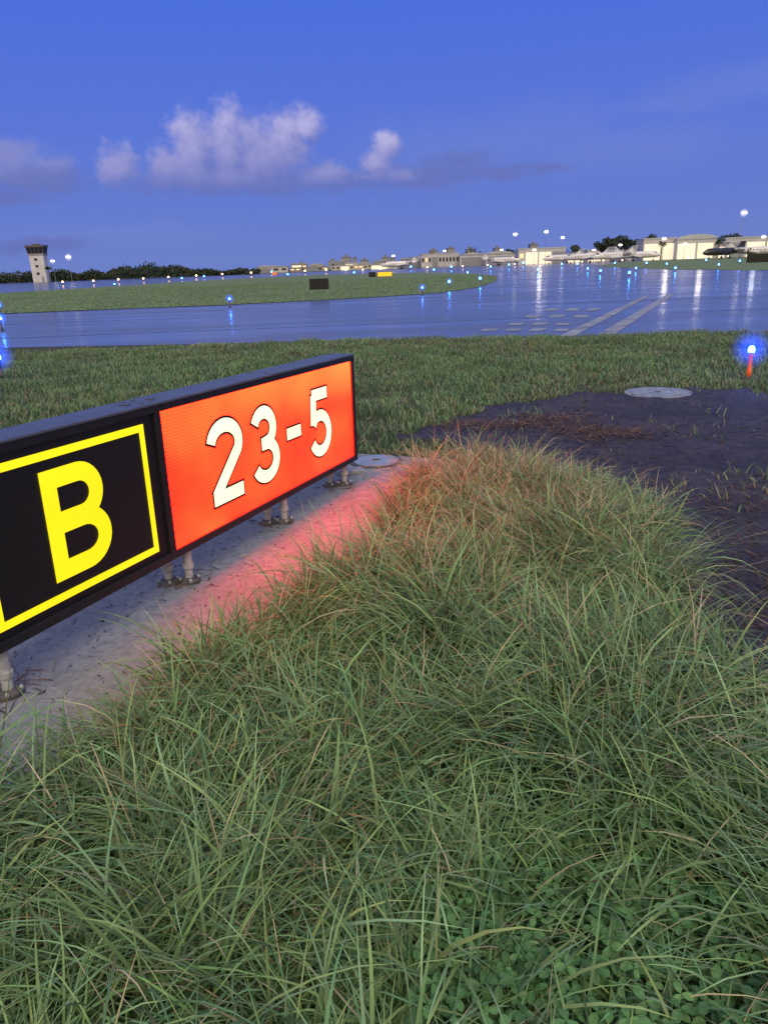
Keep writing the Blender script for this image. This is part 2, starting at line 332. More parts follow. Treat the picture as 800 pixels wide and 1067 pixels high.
# ---------------------------------------------------------------- edge lights
orange=mat("orange_stake_paint_glowing",(.85,.14,.04),.5,.1,20,emit=(1,.15,.04),es=.2)  # orange paint with added emission that brightens the stake
blue_e=emit_mat("blue_lamp_glass",(.05,.25,1.0),30)
blue_far=emit_mat("blue_lamp_glass_bright",(.03,.22,1.0),70)
glow_near=glow_mat("blue_bloom",(.004,.07,1.0),.75,7)
glow_far=glow_mat("blue_bloom_small",(.01,.14,1.0),.8,5)
def sph(r,cz,n=20,k=12):
    return [(max(1e-4,r*math.sin(math.pi*i/k)),cz-r*math.cos(math.pi*i/k)) for i in range(k+1)]
GRP="blue taxiway edge lights"
def edge_light(u,v,glowr,glow,label,sm):
    x,y=survey(u,v); rt=root("taxiway_edge_light",label,"edge light",(x,y,0),(0,0,0),GRP)
    MB().lathe([(.09,0),(.09,.012),(.05,.02)],16).obj("base_plate",rust,rt)
    MB().lathe([(.028,.02),(.030,.10),(.023,.12),(.024,.27),(.034,.28),(.034,.30)],14).obj("stake",sm,rt,smooth=True)
    MB().lathe([(.045,.30),(.047,.32),(.038,.325)],16).obj("lamp_collar",galv,rt)
    MB().lathe([(.036,.325),(.04,.35),(.036,.375),(.026,.395),(.001,.405)],16).obj("lamp_dome",blue_e,rt,smooth=True)
    MB().lathe(sph(glowr,.37,k=20),36).obj("painted_bloom",glow,rt,smooth=True)  # added glow sphere, stands in for lens bloom around the lamp
    return rt
E1=edge_light(779,394,.30,glow_near,"glowing blue edge light on an orange stake in grass",orange)
E2=edge_light(3,396,.30,glow_near,"glowing blue edge light on a dark stake in grass",rust)
for (u,v) in [(240,320),(440,307),(1,326),(3,344)]:
    edge_light(u,v,.26,glow_near,"blue edge light standing at the taxiway edge",rust)
for e in (E1,E2):
    l=bpy.data.lights.new("edge_lamp",'POINT'); l.energy=2.2; l.color=(.03,.2,1); l.shadow_soft_size=.03
    lo=bpy.data.objects.new("lamp_light",l); scene.collection.objects.link(lo); lo.parent=e; lo.location=(0,0,.45)
proto=None
for (u,v) in [(190,293),(213,291),(300,289),(369,287),(468,299),(487,287),(511,281),(530,279),(560,284),(585,278),(601,278),(612,283),(625,286),(640,277),(655,289),(662,283),(673,277),(694,278),(703,283),(716,272),(735,274),(748,279),(283,283),(452,284),(470,281),(500,295),(428,281),(545,276),(770,275),(120,299)]:
    x,y=survey(u,v)
    if y>260: y2=260; x*=y2/y; y=y2
    if proto is None:
        proto=root("taxiway_edge_light","small distant blue edge light on a short stake","edge light",(x,y,0),(0,0,0),GRP)
        MB().lathe([(.09,0),(.05,.02),(.03,.1),(.03,.28),(.05,.3)],10).obj("stake",rust,proto)
        MB().lathe([(.05,.30),(.06,.36),(.045,.41),(.001,.43)],12).obj("lamp_dome",blue_far,proto,smooth=True)
        MB().lathe(sph(.24,.37),20).obj("painted_bloom",glow_far,proto,smooth=True)  # added glow sphere painting bloom around the far lamp
        p=proto
    else: p=copy_thing(proto,(x,y,0))
    p.scale=(max(1,y/95),)*3
amber=emit_mat("amber_lamp_glass",(1,.58,.28),12); pr=None
for (u,v) in [(66,297),(98,296),(124,294.5),(150,293.5),(176,292),(205,290.5),(232,289),(262,287),(318,285),(340,284),(360,281.5),(378,281),(396,280.5),(445,278),(482,277),(508,276.5),(536,275),(606,273),(648,271.5),(684,269.5),(722,268.5),(758,267.5),(786,267)]:
    x,y=survey(u,v)
    if y>240: x*=240/y;y=240
    if pr is None:
        pr=root("runway_edge_light","small warm white runway edge light","edge light",(x,y,0),(0,0,0),"warm runway edge lights")
        MB().lathe([(.09,0),(.05,.02),(.03,.1),(.03,.28),(.05,.3)],10).obj("stake",rust,pr)
        MB().lathe([(.08,.30),(.10,.36),(.07,.43),(.001,.45)],12).obj("lamp_dome",amber,pr,smooth=True); p=pr
    else: p=copy_thing(pr,(x,y,0))
    p.scale=(max(1,y/(90 if u<350 else 130)),)*3
# ---------------------------------------------------------------- small distant signs
def small_sign(u,v,w,h,face,label,rot=0,lit=None):
    x,y=survey(u,v); rt=root("airfield_sign",label,"airfield sign",(x,y,0),(0,0,rot))
    MB().box(-w/2,w/2,0,.2,.2,.2+h).obj("housing",black,rt,bevel=.01)
    MB().box(-w/2+.05,w/2-.05,-.012,-.002,.25,.15+h).obj("face_panel",face,rt)
    for a in(-w*.4,w*.4):
        MB().lathe([(.06,0),(.03,.03),(.03,.2)],8,0,a,.1).obj("leg",galv,rt)
    return rt
yl=emit_mat("lit_yellow_face",(1,.55,.03),.9); rl=emit_mat("lit_orange_face",(1,.2,.02),.9)
small_sign(333,305,1.25,.68,blackf,"dark unlit sign box standing on the grass island",.1)
small_sign(401,290,1.9,.62,yl,"small lit yellow sign on the grass island",.05)
small_sign(388,290.5,.9,.62,blackf,"small black sign beside the yellow one",.05)
small_sign(790,275,3.2,1.1,blackf,"dark sign box on the far grass verge",-.1)
small_sign(286,287,1.6,.6,rl,"small lit orange sign on the far grass",.05)
# ---------------------------------------------------------------- buildings
white=mat("white_wall_paint",(.52,.52,.55),.7,.12,.3); cream=mat("cream_wall_paint",(.55,.54,.52),.7,.12,.3)
grey=mat("grey_metal_wall",(.26,.28,.32),.5,.12,.4); roofm=mat("grey_roof_metal",(.20,.21,.25),.6,.15,.5)
dglass=mat("dark_window_glass",(.012,.014,.02),.45,.2,2); warmw=emit_mat("warm_lit_window",(1,.62,.28),1.1)
warmd=emit_mat("lit_hangar_opening",(1,.84,.6),.85); roofw=mat("white_roof_sheet",(.42,.44,.48),.6,.1,.5)
def building(name,label,u0,u1,vt,D,depth,wallm,roofk='flat',rm=roofm,nwin=5,ndoor=1,lit=0.5,rot=0.0,cat="building"):
    k=D*cp/FPX; w=(u1-u0)*k; uc=(u0+u1)/2; h=(hv(uc)-vt)*k+H
    rt=root(name,label,cat,(at(uc,D),D,0.05),(0,0,-math.atan2(at(uc,D),D)*.6+rot))
    hw=h*(.80 if roofk in('gable','arch') else .93)
    MB().box(-w/2,w/2,0,depth,0,hw).obj("wall",wallm,rt)
    r=MB()
    if roofk=='flat': r.box(-w/2-.15,w/2+.15,-.15,depth+.15,hw,h)
    elif roofk=='gable':
        r.add([(-w/2-.2,-.3,hw),(w/2+.2,-.3,hw),(0,-.3,h),(-w/2-.2,depth+.3,hw),(w/2+.2,depth+.3,hw),(0,depth+.3,h)],[(0,1,2),(4,3,5),(0,2,5,3),(1,4,5,2),(0,3,4,1)])
    else:
        n=14;vs=[]
        for yy in(-.3,depth+.3):
            for i in range(n+1):
                a=math.pi*i/n; vs.append((-(w/2+.2)*math.cos(a),yy,hw+(h-hw)*math.sin(a)))
        r.add(vs,[(i,i+1,n+2+i,n+1+i) for i in range(n)]+[tuple(range(n,-1,-1)),tuple(range(n+1,2*n+2)),(0,n+1,2*n+1,n)])
    ro=r.obj("roof",rm,rt)
    slots=nwin+ndoor*2; cw=w/slots; xs=-w/2; seq=[]
    for i in range(ndoor): seq.append('d')
    for i in range(nwin): seq.insert(random.randint(0,len(seq)),'w')
    for q in seq:
        if q=='d':
            MB().box(xs+cw*.12,xs+cw*1.88,-.12,-.02,0.02,hw*.78).obj("door",warmd if random.random()<lit else grey,rt); xs+=cw*2
        else:
            m=warmw if random.random()<lit else dglass
            wd=MB().box(xs+cw*.22,xs+cw*.78,-.08,-.02,hw*.42,hw*.72).obj("window",m,rt)
            MB().box(xs+cw*.18,xs+cw*.82,-.16,-.02,hw*.38,hw*.415).obj("sill",white,wd); xs+=cw
    return rt
building("hangar_building","low white hangar beside the far trees",267,300,277,420,18,white,'gable',roofw,2,1,.2)
building("hangar_building","long low pale shed with flat roof",302,342,278.5,430,14,grey,'flat',roofm,5,1,.2)
building("hangar_building","low cream airport building with lit windows",345,383,276.5,440,14,cream,'flat',roofw,6,1,.3)
building("hangar_building","small white hangar with gable roof",386,414,274.5,400,16,white,'gable',roofw,1,1,.3)
building("hangar_building","low grey hangar with gabled roof",414,438,272,420,16,grey,'gable',roofm,1,1,.3)
building("terminal_building","white two storey airport building with dark windows",439,478,264.5,400,18,white,'flat',roofw,9,1,.2)
building("hangar_building","white hangar with shallow gabled roof",479,505,263.5,390,22,white,'gable',roofw,0,1,0)
building("hangar_building","pale hangar with arched roof",506,534,262.5,380,22,white,'arch',roofw,0,1,0)
building("hangar_building","brightly lit white hangar with open door",540,588,259,330,22,white,'flat',roofw,1,3,.8)
building("hangar_building","low white shed beside parked aircraft",590,612,263,350,16,grey,'gable',roofw,1,1,.3)
building("hangar_building","wide white hangar with warm lit open doors",670,706,249,300,24,cream,'flat',roofw,0,2,1.0)
building("hangar_building","white arched hangar with bright open doors",705,744,245.5,290,24,white,'arch',roofw,0,2,1.0)
building("hangar_building","large white metal hangar with flat roof",758,835,247,280,26,white,'flat',roofw,0,4,.25)
building("terminal_building","small white building between two hangars",744,758,254,285,12,white,'flat',roofm,2,1,.6)
building("hangar_building","long low building beyond the parked jets",612,668,260,380,16,white,'flat',roofw,2,5,.5)
for i,u in enumerate([275,292,312,330,352,366,380,396,424,445,462,493,512,530,596,620,648,660]):
    w_px=random.uniform(9,18)
    building("storage_shed","small pale shed in the distant airport skyline",u-w_px/2,u+w_px/2,hv(u)-random.uniform(3.5,7)-(3 if 430<u<540 else 0),random.uniform(450,520),10,random.choice([white,cream,grey]),'flat' if i%3 else 'arch',roofw,1,1,.5)
def fac_mat():
    m=bpy.data.materials.new("apartment_facade"); m.use_nodes=True; nt=m.node_tree; b=nt.nodes["Principled BSDF"]; N=nt.nodes.new;L=nt.links.new
    tc=N("ShaderNodeTexCoord"); mp=N("ShaderNodeMapping"); mp.inputs["Rotation"].default_value=(math.pi/2,0,0); L(tc.outputs["Object"],mp.inputs[0])
    br=N("ShaderNodeTexBrick"); br.inputs["Scale"].default_value=.25; br.inputs["Color1"].default_value=(.1,.11,.14,1); br.inputs["Color2"].default_value=(.2,.2,.22,1)
    br.inputs["Mortar"].default_value=(.36,.36,.38,1); br.inputs["Mortar Size"].default_value=.07; br.offset=0
    L(mp.outputs[0],br.inputs[0]); L(br.outputs[0],b.inputs["Base Color"]); return m
fm=fac_mat()
for (u0,u1,vt) in [(342,352,272),(356,366,268),(368,372,269),(376,384,271),(398,406,268),(407,412,269),(424,432,270),(448,456,261),(466,474,259),(486,494,260),(515,522,259),(552,560,255),(310,318,275)]:
    D=1100; k=D*cp/FPX; w=(u1-u0)*k; uc=(u0+u1)/2; h=(hv(uc)-vt)*k
    rt=root("apartment_building","distant pale apartment block on the skyline","building",(at(uc,D),D,.05),group="skyline apartment blocks")
    MB().box(-w/2,w/2,0,16,0,h).obj("wall",fm,rt)
    MB().box(-w/2-.5,w/2+.5,-.5,16.5,h,h+1).box(-w*.2,w*.15,5,10,h+1,h+4).obj("roof",roofm,rt)
# control tower
D=340; k=D*cp/FPX
tw=root("control_tower","white airport control tower with dark glass cab","control tower",(at(44,D),D,.05),(0,0,.12))
th=(hv(41)-257.5)*k+H; w=8.6*k*.84
MB().frust((w*.94,w*.94),(w*.96,w*.96),0,th*.70).obj("shaft",mat("tower_white_paint",(.62,.62,.66),.7,.12,.3),tw)
MB().frust((w*.97,w*.97),(w*1.14,w*1.14),th*.70,th*.76).obj("gallery",white,tw)
MB().frust((w*1.0,w*1.0),(w*1.16,w*1.16),th*.76,th*.93).obj("cab_glass",dglass,tw)
for i in range(5):
    a=-1+i*.5; MB().tube((w*1.02*a,-w*1.03,th*.76),(w*1.18*a,-w*1.19,th*.93),.07,.07,6).obj("cab_mullion",roofm,tw)
MB().box(-w*1.26,w*1.26,-w*1.26,w*1.26,th*.93,th*.985).box(-w*.4,w*.4,-w*.4,w*.4,th*.985,th*1.02).obj("roof",rust,tw)
MB().tube((0,0,th*1.02),(0,0,th*1.2),.1,.04,6).obj("antenna",grey,tw)
for i,z in enumerate((.2,.4,.58)):
    MB().box(-w*.3,w*.1,-w*1.0,-w*.80,th*z,th*(z+.06)).obj("window",dglass,tw)
MB().box(w*.3,w*.6,-w*1.0,-w*.78,0.02,2.4).obj("door",grey,tw)
# lamp posts
lampw=emit_mat("white_flood_lamp",(1,.93,.8),9); glw=glow_mat("white_bloom",(1,.85,.7),.4,5)
for (u,vt,D,s) in [(536,247,300,.8),(568,244.5,300,.8),(585,250,320,.7),(770,226,240,1.0),(75,270,300,1.1),(58,274,320,.8),(645,257,330,.7),(690,251,285,.7),(712,256,285,.6),(793,249,270,.7),(463,263,370,.6),(522,262,360,.6),(556,262,325,.7),(410,268,380,.6),(618,262,330,.5)]:
    k=D*cp/FPX; h=(hv(u)-vt)*k+H
    rt=root("street_lamp","tall floodlight pole with glowing lamp head","street lamp",(at(u,D),D,0),(0,0,0),"floodlight poles around the apron")
    MB().lathe([(.16,0),(.16,.3),(.09,.35),(.05,h)],8).obj("pole",grey,rt)
    MB().box(-.7,.7,-.1,.1,h,h+.15).obj("crossarm",grey,rt)
    for sx_ in(-.45,.45): MB().lathe([(.12*s,h+.12),(.34*s,h+.2),(.34*s,h+.45),(.2*s,h+.6)],10,0,sx_,-.2).obj("lamp_head",lampw,rt)
    MB().lathe(sph(1.5*s,h+.3),20).obj("painted_bloom",glw,rt,smooth=True)  # added glow sphere, painted bloom around the lamp heads
for (u,D,z,e,c) in [(690,285,9,600,(1,.88,.72)),(560,315,9,550,(1,.9,.75)),(725,275,9,500,(1,.88,.72)),(780,268,9,350,(.9,.95,1))]:
    l=bpy.data.lights.new("apron_flood",'POINT'); l.energy=e; l.color=c; l.shadow_soft_size=.9
    lo=bpy.data.objects.new("apron_flood_lamp",l); scene.collection.objects.link(lo); lo.location=(at(u,D),D-4,z)
# jets
jw=mat("white_aircraft_paint",(.75,.75,.77),.25,.05,1,coat=.5); eng=mat("engine_cowl_grey",(.35,.36,.4),.3,.1,1,metal=.4); jd=mat("dark_aircraft_paint",(.02,.022,.03),.3,.1,1,coat=.5)
def ell(x,cz,ry,rz,n=14): return [(x,ry*math.cos(2*math.pi*i/n),cz+rz*math.sin(2*math.pi*i/n)) for i in range(n)]
def make_jet(loc,rot,jw,label):
    rt=root("parked_jet",label,"aircraft",loc,rot,"business jets parked on the apron")
    MB().rings([ell(-7.6,1.75,.03,.03),ell(-7.2,1.8,.35,.32),ell(-6.4,1.9,.72,.7),ell(-5.2,2.05,.98,1.0),ell(-3,2.1,1.05,1.1),ell(2.5,2.1,1.05,1.1),ell(5,2.3,.8,.85),ell(7,2.6,.42,.45),ell(8.2,2.8,.12,.15)]).obj("fuselage",jw,rt,smooth=True)
    for s in(1,-1):
        def slab(r0,r1,z0,z1,y0,y1,t0,t1):
            return [(r0[0],y0,z0-t0),(r0[1],y0,z0-t0),(r1[1],y1,z1-t1),(r1[0],y1,z1-t1),(r0[0],y0,z0+t0),(r0[1],y0,z0+t0),(r1[1],y1,z1+t1),(r1[0],y1,z1+t1)]
        fs=[(0,3,2,1),(4,5,6,7),(0,1,5,4),(1,2,6,5),(2,3,7,6),(3,0,4,7)]
        MB().add(slab((-1.2,2.4),(1.8,2.9),1.35,1.8,s*.6,s*7.6,.16,.06),fs).add(slab((1.8,2.9),(2.6,3.2),1.8,2.7,s*7.6,s*7.9,.06,.03),fs).obj("wing",jw,rt)
        MB().add(slab((6.9,8.4),(8.0,8.8),4.75,4.8,s*.04,s*2.7,.07,.03),fs).obj("tailplane",jw,rt)
        MB().rings([ell(3.0,2.6,.42,.42),ell(3.4,2.6,.52,.52),ell(5.0,2.6,.48,.48),ell(5.6,2.6,.3,.3)]).obj("engine",eng,rt,loc=(0,s*1.45,0),smooth=True)
        MB().tube((1.4,s*1.6,1.3),(1.4,s*1.6,.45),.07,.07).tube((1.4,s*1.5,.38),(1.4,s*1.75,.38),.38,.38,14).obj("main_wheel",rust,rt)
    MB().add([(5.2,-.12,2.9),(8.2,-.1,2.9),(8.8,-.05,4.9),(7.2,-.05,4.9),(5.2,.12,2.9),(8.2,.1,2.9),(8.8,.05,4.9),(7.2,.05,4.9)],[(0,1,2,3),(7,6,5,4),(0,4,5,1),(1,5,6,2),(2,6,7,3),(3,7,4,0)]).obj("tail_fin",jw,rt)
    MB().tube((-5,0,1.2),(-5,0,.35),.05,.05).tube((-5,-.1,.28),(-5,.1,.28),.28,.28,12).obj("nose_wheel",rust,rt)
    MB().rings([ell(-6.3,2.35,.5,.2),ell(-5.6,2.62,.7,.35),ell(-5.2,2.7,.72,.36)]).obj("cockpit_window",dglass,rt)
    for i in range(6):
        for s in(1,-1): MB().lathe([(.17,-.02),(.17,.02)],10).obj("cabin_window",dglass,rt,loc=(-3.4+i*1.0,s*1.03,2.35),rot=(math.pi/2,0,0))
    return rt
J=make_jet((at(638,250),250,.02),(0,0,.25),jw,"white business jet parked on the wet apron")
for (u,D,r) in [(610,265,-.3),(664,262,2.9),(585,285,.2),(786,235,2.8),(415,320,.1),(523,310,2.8)]:
    copy_thing(J,(at(u,D),D,.02),(0,0,r))
make_jet((at(752,235),235,.02),(0,0,.35),jd,"dark business jet parked before the hangars")
# ---------------------------------------------------------------- trees
leafd=mat("dark_foliage",(.035,.055,.03),.8,.4,.6); bark=mat("bark",(.08,.065,.05),.9,.3,5)
def leaf_cloud(lobes,n,size):
    vs=[];fs=[]
    for (cx,cy,cz,rx,ry,rz) in lobes:
        for _ in range(n):
            d=RNG.normal(size=3); d/=np.linalg.norm(d); r=RNG.random()**.45
            p=np.array([cx+d[0]*rx*r,cy+d[1]*ry*r,cz+d[2]*rz*r]); a=RNG.normal(size=3);a/=np.linalg.norm(a);b=np.cross(a,RNG.normal(size=3));b/=np.linalg.norm(b)
            s=size*(.6+RNG.random()*.8); o=len(vs)
            vs+= [tuple(p-a*s),tuple(p+b*s*.6),tuple(p+a*s),tuple(p-b*s*.6)]; fs.append((o,o+1,o+2,o+3))
    return MB().add(vs,fs)
lob=[]
for u in np.arange(-60,268,2.2):
    D=360+random.uniform(-15,30); env=11+3*math.sin(u*.05)+2*math.sin(u*.21)
    if u<56: env*=.75
    if u>180: env*=max(.4,1-(u-180)/150)
    hh_=env*D*cp/FPX*random.uniform(.75,1.15)
    lob.append((at(u,D),D,hh_*.5,hh_*.42+1,2.5,hh_*.5))
w_=leaf_cloud(lob,130,.55).obj("far_wood",leafd); w_["kind"]="stuff"; w_["label"]="dark belt of trees along the far airfield edge"; w_["category"]="trees"
lob=[]
for u in list(np.arange(436,540,3.0))+list(np.arange(590,680,2.5))+list(np.arange(735,830,3)):
    D=540; env=(10+5*math.sin(u*.13)+3*math.sin(u*.4)) if u<540 else (9+4*math.sin(u*.17)+2*math.sin(u*.5))
    hh_=env*D*cp/FPX*random.uniform(.75,1.1); lob.append((at(u,D),D,hh_*.5,hh_*.4+1,2.5,hh_*.5))
w_=leaf_cloud(lob,110,.6).obj("far_wood",leafd); w_["kind"]="stuff"; w_["label"]="dark trees showing between the airport buildings"; w_["category"]="trees"
def tree(u,D,vt):
    k=D*cp/FPX; h=(hv(u)-vt)*k+H
    rt=root("tree","dark broadleaf tree beside the airport buildings","tree",(at(u,D),D,.05),group="broadleaf trees near the buildings")
    t=MB().tube((0,0,0),(0.1,0,h*.45),h*.035,h*.022,8)
    for i in range(5):
        a=i*1.3; t.tube((.1,0,h*.4),(math.cos(a)*h*.25,math.sin(a)*h*.25,h*(.6+.05*i)),h*.018,h*.006,6)
    t.obj("trunk",bark,rt)
    lb=[(math.cos(i*1.3)*h*.24*random.uniform(.4,1),math.sin(i*1.3)*h*.24,h*random.uniform(.52,.85),h*.2,h*.2,h*.15) for i in range(9)]
    leaf_cloud(lb,110,h*.045).obj("crown",leafd,rt)
for a in [(636,340,248),(650,345,246),(664,340,249),(626,345,252),(752,320,245),(764,320,243),(678,318,245),(600,360,256),(448,430,263),(530,400,260)]: tree(*a)
def palm(u,D,vt):
    k=D*cp/FPX; h=(hv(u)-vt)*k+H
    rt=root("palm_tree","slender dark palm tree on the airfield edge","palm tree",(at(u,D),D,.05),group="palm trees")
    MB().tube((0,0,0),(.3,0,h*.8),.22,.14,8).obj("trunk",bark,rt)
    mb=MB()
    for i in range(16):
        a=i*2.4; el=random.uniform(-.2,1.0); L_=h*.3; prev=Vector((.3,0,h*.8)); d=Vector((math.cos(a)*math.cos(el),math.sin(a)*math.cos(el),math.sin(el)))
        sd=Vector((-math.sin(a),math.cos(a),0))
        pts=[prev]
        for j in range(5):
            d=(d+Vector((0,0,-.28))).normalized(); prev=prev+d*L_/5; pts.append(prev)
        vs=[];ws=[.1,.5,.6,.5,.3,.05]
        for p,ww in zip(pts,ws): vs+=[p+sd*ww*.7-Vector((0,0,ww*.5)),p,p-sd*ww*.7-Vector((0,0,ww*.5))]
        mb.add(vs,[(3*j,3*j+1,3*j+4,3*j+3) for j in range(5)]+[(3*j+1,3*j+2,3*j+5,3*j+4) for j in range(5)])
    mb.obj("crown",leafd,rt)
for a in [(52,325,276),(20,330,281),(688,283,250),(747,283,247),(598,330,254)]: palm(*a)
# ---------------------------------------------------------------- grass
def blade_mat(name,trans=.25,rough=.42):
    m=bpy.data.materials.new(name); m.use_nodes=True; nt=m.node_tree; b=nt.nodes["Principled BSDF"]; N=nt.nodes.new;L=nt.links.new
    a=N("ShaderNodeAttribute"); a.attribute_name="tint"; L(a.outputs["Color"],b.inputs["Base Color"]); b.inputs["Roughness"].default_value=rough
    b.inputs["Specular IOR Level"].default_value=.32
    t=N("ShaderNodeBsdfTranslucent"); L(a.outputs["Color"],t.inputs[0]); mx=N("ShaderNodeMixShader"); mx.inputs[0].default_value=trans
    L(b.outputs[0],mx.inputs[1]); L(t.outputs[0],mx.inputs[2]); L(mx.outputs[0],nt.nodes["Material Output"].inputs[0]); return m
bm_=blade_mat("grass_blade")
def blades(name,bx,by,bz,az,L,t0,t1,w,col,segs,label,cat="grass",lo=.55,hi=1.12):
    n=len(bx); lv=segs+1
    P=np.zeros((n,lv,3)); P[:,0,0]=bx;P[:,0,1]=by;P[:,0,2]=bz
    drift=RNG.normal(size=n)*.4
    for i in range(1,lv):
        f=(i-.5)/segs; t=t0+(t1-t0)*f**1.3; st=np.sin(t)*L/segs; ct=np.cos(t)*L/segs; aa=az+drift*f
        P[:,i,0]=P[:,i-1,0]+np.cos(aa)*st; P[:,i,1]=P[:,i-1,1]+np.sin(aa)*st; P[:,i,2]=P[:,i-1,2]+ct
    P[:,1:,2]=np.maximum(P[:,1:,2],bz[:,None]+.004)
    tw=az+math.pi/2+RNG.normal(size=n)*.5
    S=np.stack([np.cos(tw),np.sin(tw),RNG.normal(size=n)*.25],1)
    prof=np.interp(np.linspace(0,1,lv),[0,.2,.5,.8,1],[.7,1,.95,.6,.05])
    Wd=w[:,None]*prof[None,:]*.5
    V=np.empty((n,lv,2,3)); V[:,:,0]=P+S[:,None]*Wd[...,None]; V[:,:,1]=P-S[:,None]*Wd[...,None]
    base=(np.arange(n)*lv*2)[:,None]; i=np.arange(segs)[None,:]*2
    Q=np.stack([base+i,base+i+1,base+i+3,base+i+2],-1).reshape(-1)
    me=bpy.data.meshes.new(name); nv=n*lv*2; nf=n*segs
    me.vertices.add(nv); me.vertices.foreach_set("co",V.reshape(-1).astype(np.float32))
    me.loops.add(nf*4); me.loops.foreach_set("vertex_index",Q.astype(np.int32))
    me.polygons.add(nf); me.polygons.foreach_set("loop_start",(np.arange(nf)*4).astype(np.int32))
    me.update(calc_edges=True)
    if segs>4: me.polygons.foreach_set("use_smooth",np.ones(nf,bool))
    root_shade=np.linspace(lo,hi,lv)  # blade colour darkened towards the root, painting in shade between blades
    C=np.ones((n,lv,2,4)); C[...,:3]=np.clip(col[:,None,None,:]*root_shade[None,:,None,None],0,1)
    at_=me.color_attributes.new("tint",'FLOAT_COLOR','POINT'); at_.data.foreach_set("color",C.reshape(-1).astype(np.float32))
    me.materials.append(bm_); o=bpy.data.objects.new(name,me); scene.collection.objects.link(o)
    o["kind"]="stuff"; o["label"]=label; o["category"]=cat; return o
wp=[survey(*p) for p in [(430,1010),(500,940),(580,900),(760,880),(860,1000),(800,1250),(430,1250)]]
fgpx=[(452,505),(415,553),(370,607),(300,664),(236,714),(155,772),(60,838),(-40,905),(-420,1190),(-500,1350),(-200,1420),(1000,1420),(1300,1100),(1050,930),(870,822),(790,750),(742,690),(712,640),(686,592),(664,555),(630,527),(596,509),(540,497),(490,491)]
fgp=[survey(*p) for p in fgpx]
xs=[p[0] for p in fgp]; ys=[p[1] for p in fgp]
NC=5000
cx=RNG.uniform(min(xs),max(xs),NC*7); cy=RNG.uniform(min(ys),max(ys),NC*7)
wx=cx+.28*(vnoise(cx,cy,.3,91)-.5); wy=cy+.36*(vnoise(cx,cy,.3,92)-.5)
ok=inpoly(wx,wy,fgp)&(np.abs(cx)<.62*cy+.75)&(cy>.45)&(~inpoly(wx,wy,wp)|(RNG.random(len(cx))<.5)); cx=cx[ok][:NC];cy=cy[ok][:NC]; print("clumps",len(cx))
per=17
bx=np.repeat(cx,per);by=np.repeat(cy,per);n=len(bx)
rr=RNG.gamma(2,.014,n); aa=RNG.uniform(0,2*np.pi,n); bx=bx+rr*np.cos(aa);by=by+rr*np.sin(aa)
caz=np.repeat(vnoise(cx,cy,.28,3)*12+RNG.normal(size=len(cx))*.8,per); out=aa
az=np.where(RNG.random(n)<.4,out,caz)+RNG.normal(size=n)*.55
hn=np.repeat((.65+.7*vnoise(cx,cy,.35,5))*RNG.uniform(.75,1.25,len(cx)),per)
L=RNG.uniform(.15,.48,n)*hn*np.interp(by,[0,1.2,3,5],[.9,1,1.0,.82])
t0=np.abs(RNG.normal(.25,.22,n)); t1=t0+RNG.uniform(.8,2.6,n)
w=RNG.uniform(.0035,.0095,n)
green=np.array([[.23,.40,.14],[.28,.46,.18],[.18,.36,.16],[.34,.47,.18],[.30,.50,.25]]); straw=np.array([[.62,.53,.32],[.48,.39,.23],[.70,.61,.42]])
ci=RNG.integers(0,5,n); col=green[ci]*RNG.uniform(.5,1.3,n)[:,None]*np.repeat(RNG.uniform(.72,1.2,len(cx)),per)[:,None]
ps=np.interp(by,[1.2,2.5,4.2],[.06,.15,.58])*(.3+1.4*vnoise(bx,by,.4,9))
st=RNG.random(n)<ps; col[st]=straw[RNG.integers(0,3,st.sum())]*RNG.uniform(.7,1.2,st.sum())[:,None]
w[st]*=.6
blades("tall_grass",bx,by,np.full(n,.0),az,L,t0,t1,w,col,7,"long unmown green grass arching beside the sign pad",lo=.13,hi=1.28)  # low root value paints the dark shaded gaps into the blade colour
n=22000; k=RNG.integers(0,len(cx),n); bx=cx[k]+RNG.normal(size=n)*.05; by=cy[k]+RNG.normal(size=n)*.05
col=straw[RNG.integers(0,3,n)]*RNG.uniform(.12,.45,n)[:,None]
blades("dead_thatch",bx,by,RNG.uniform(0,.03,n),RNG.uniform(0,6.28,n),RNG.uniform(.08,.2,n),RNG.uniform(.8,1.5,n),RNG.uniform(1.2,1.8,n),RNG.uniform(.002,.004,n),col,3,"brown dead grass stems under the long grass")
# lawn
padw=padp
N0=360000; lx=RNG.uniform(-11,11,N0); ly=3.5+13*RNG.random(N0)**.8
edge=np.interp(lx,[p[0] for p in near_edge],[p[1] for p in near_edge])
dm=vnoise(lx,ly,.8,21)
inm=in_mud(lx,ly); wd_=(vnoise(lx,ly,.33,4)>.72)&(vnoise(lx,ly,.09,14)>.45)
pw1=survey(775,512)
nearw=(((lx-pw1[0])/.65)**2+((ly-pw1[1])/.42)**2<1)&(vnoise(lx,ly,.12,15)>.42)
ok=(ly<edge+.05+.35*vnoise(lx,ly,.5,77))&(np.abs(lx)<.56*ly+.5)&~inpoly(lx,ly,padw)&~inpoly(lx,ly,fgp)&(~inm|(wd_&(RNG.random(N0)<.22))|nearw)&(RNG.random(N0)<.5+.7*dm)
cvx,cvy=survey(685,411); ok&=((lx-cvx)**2+(ly-cvy)**2>.42**2)
lx=lx[ok];ly=ly[ok];n=len(lx);print("lawn",n)
lg2=green*np.array([.72,.74,.76])
L=RNG.uniform(.04,.12,n)*(.4+1.2*vnoise(lx,ly,.45,31)); t0=np.abs(RNG.normal(.35,.25,n)); 
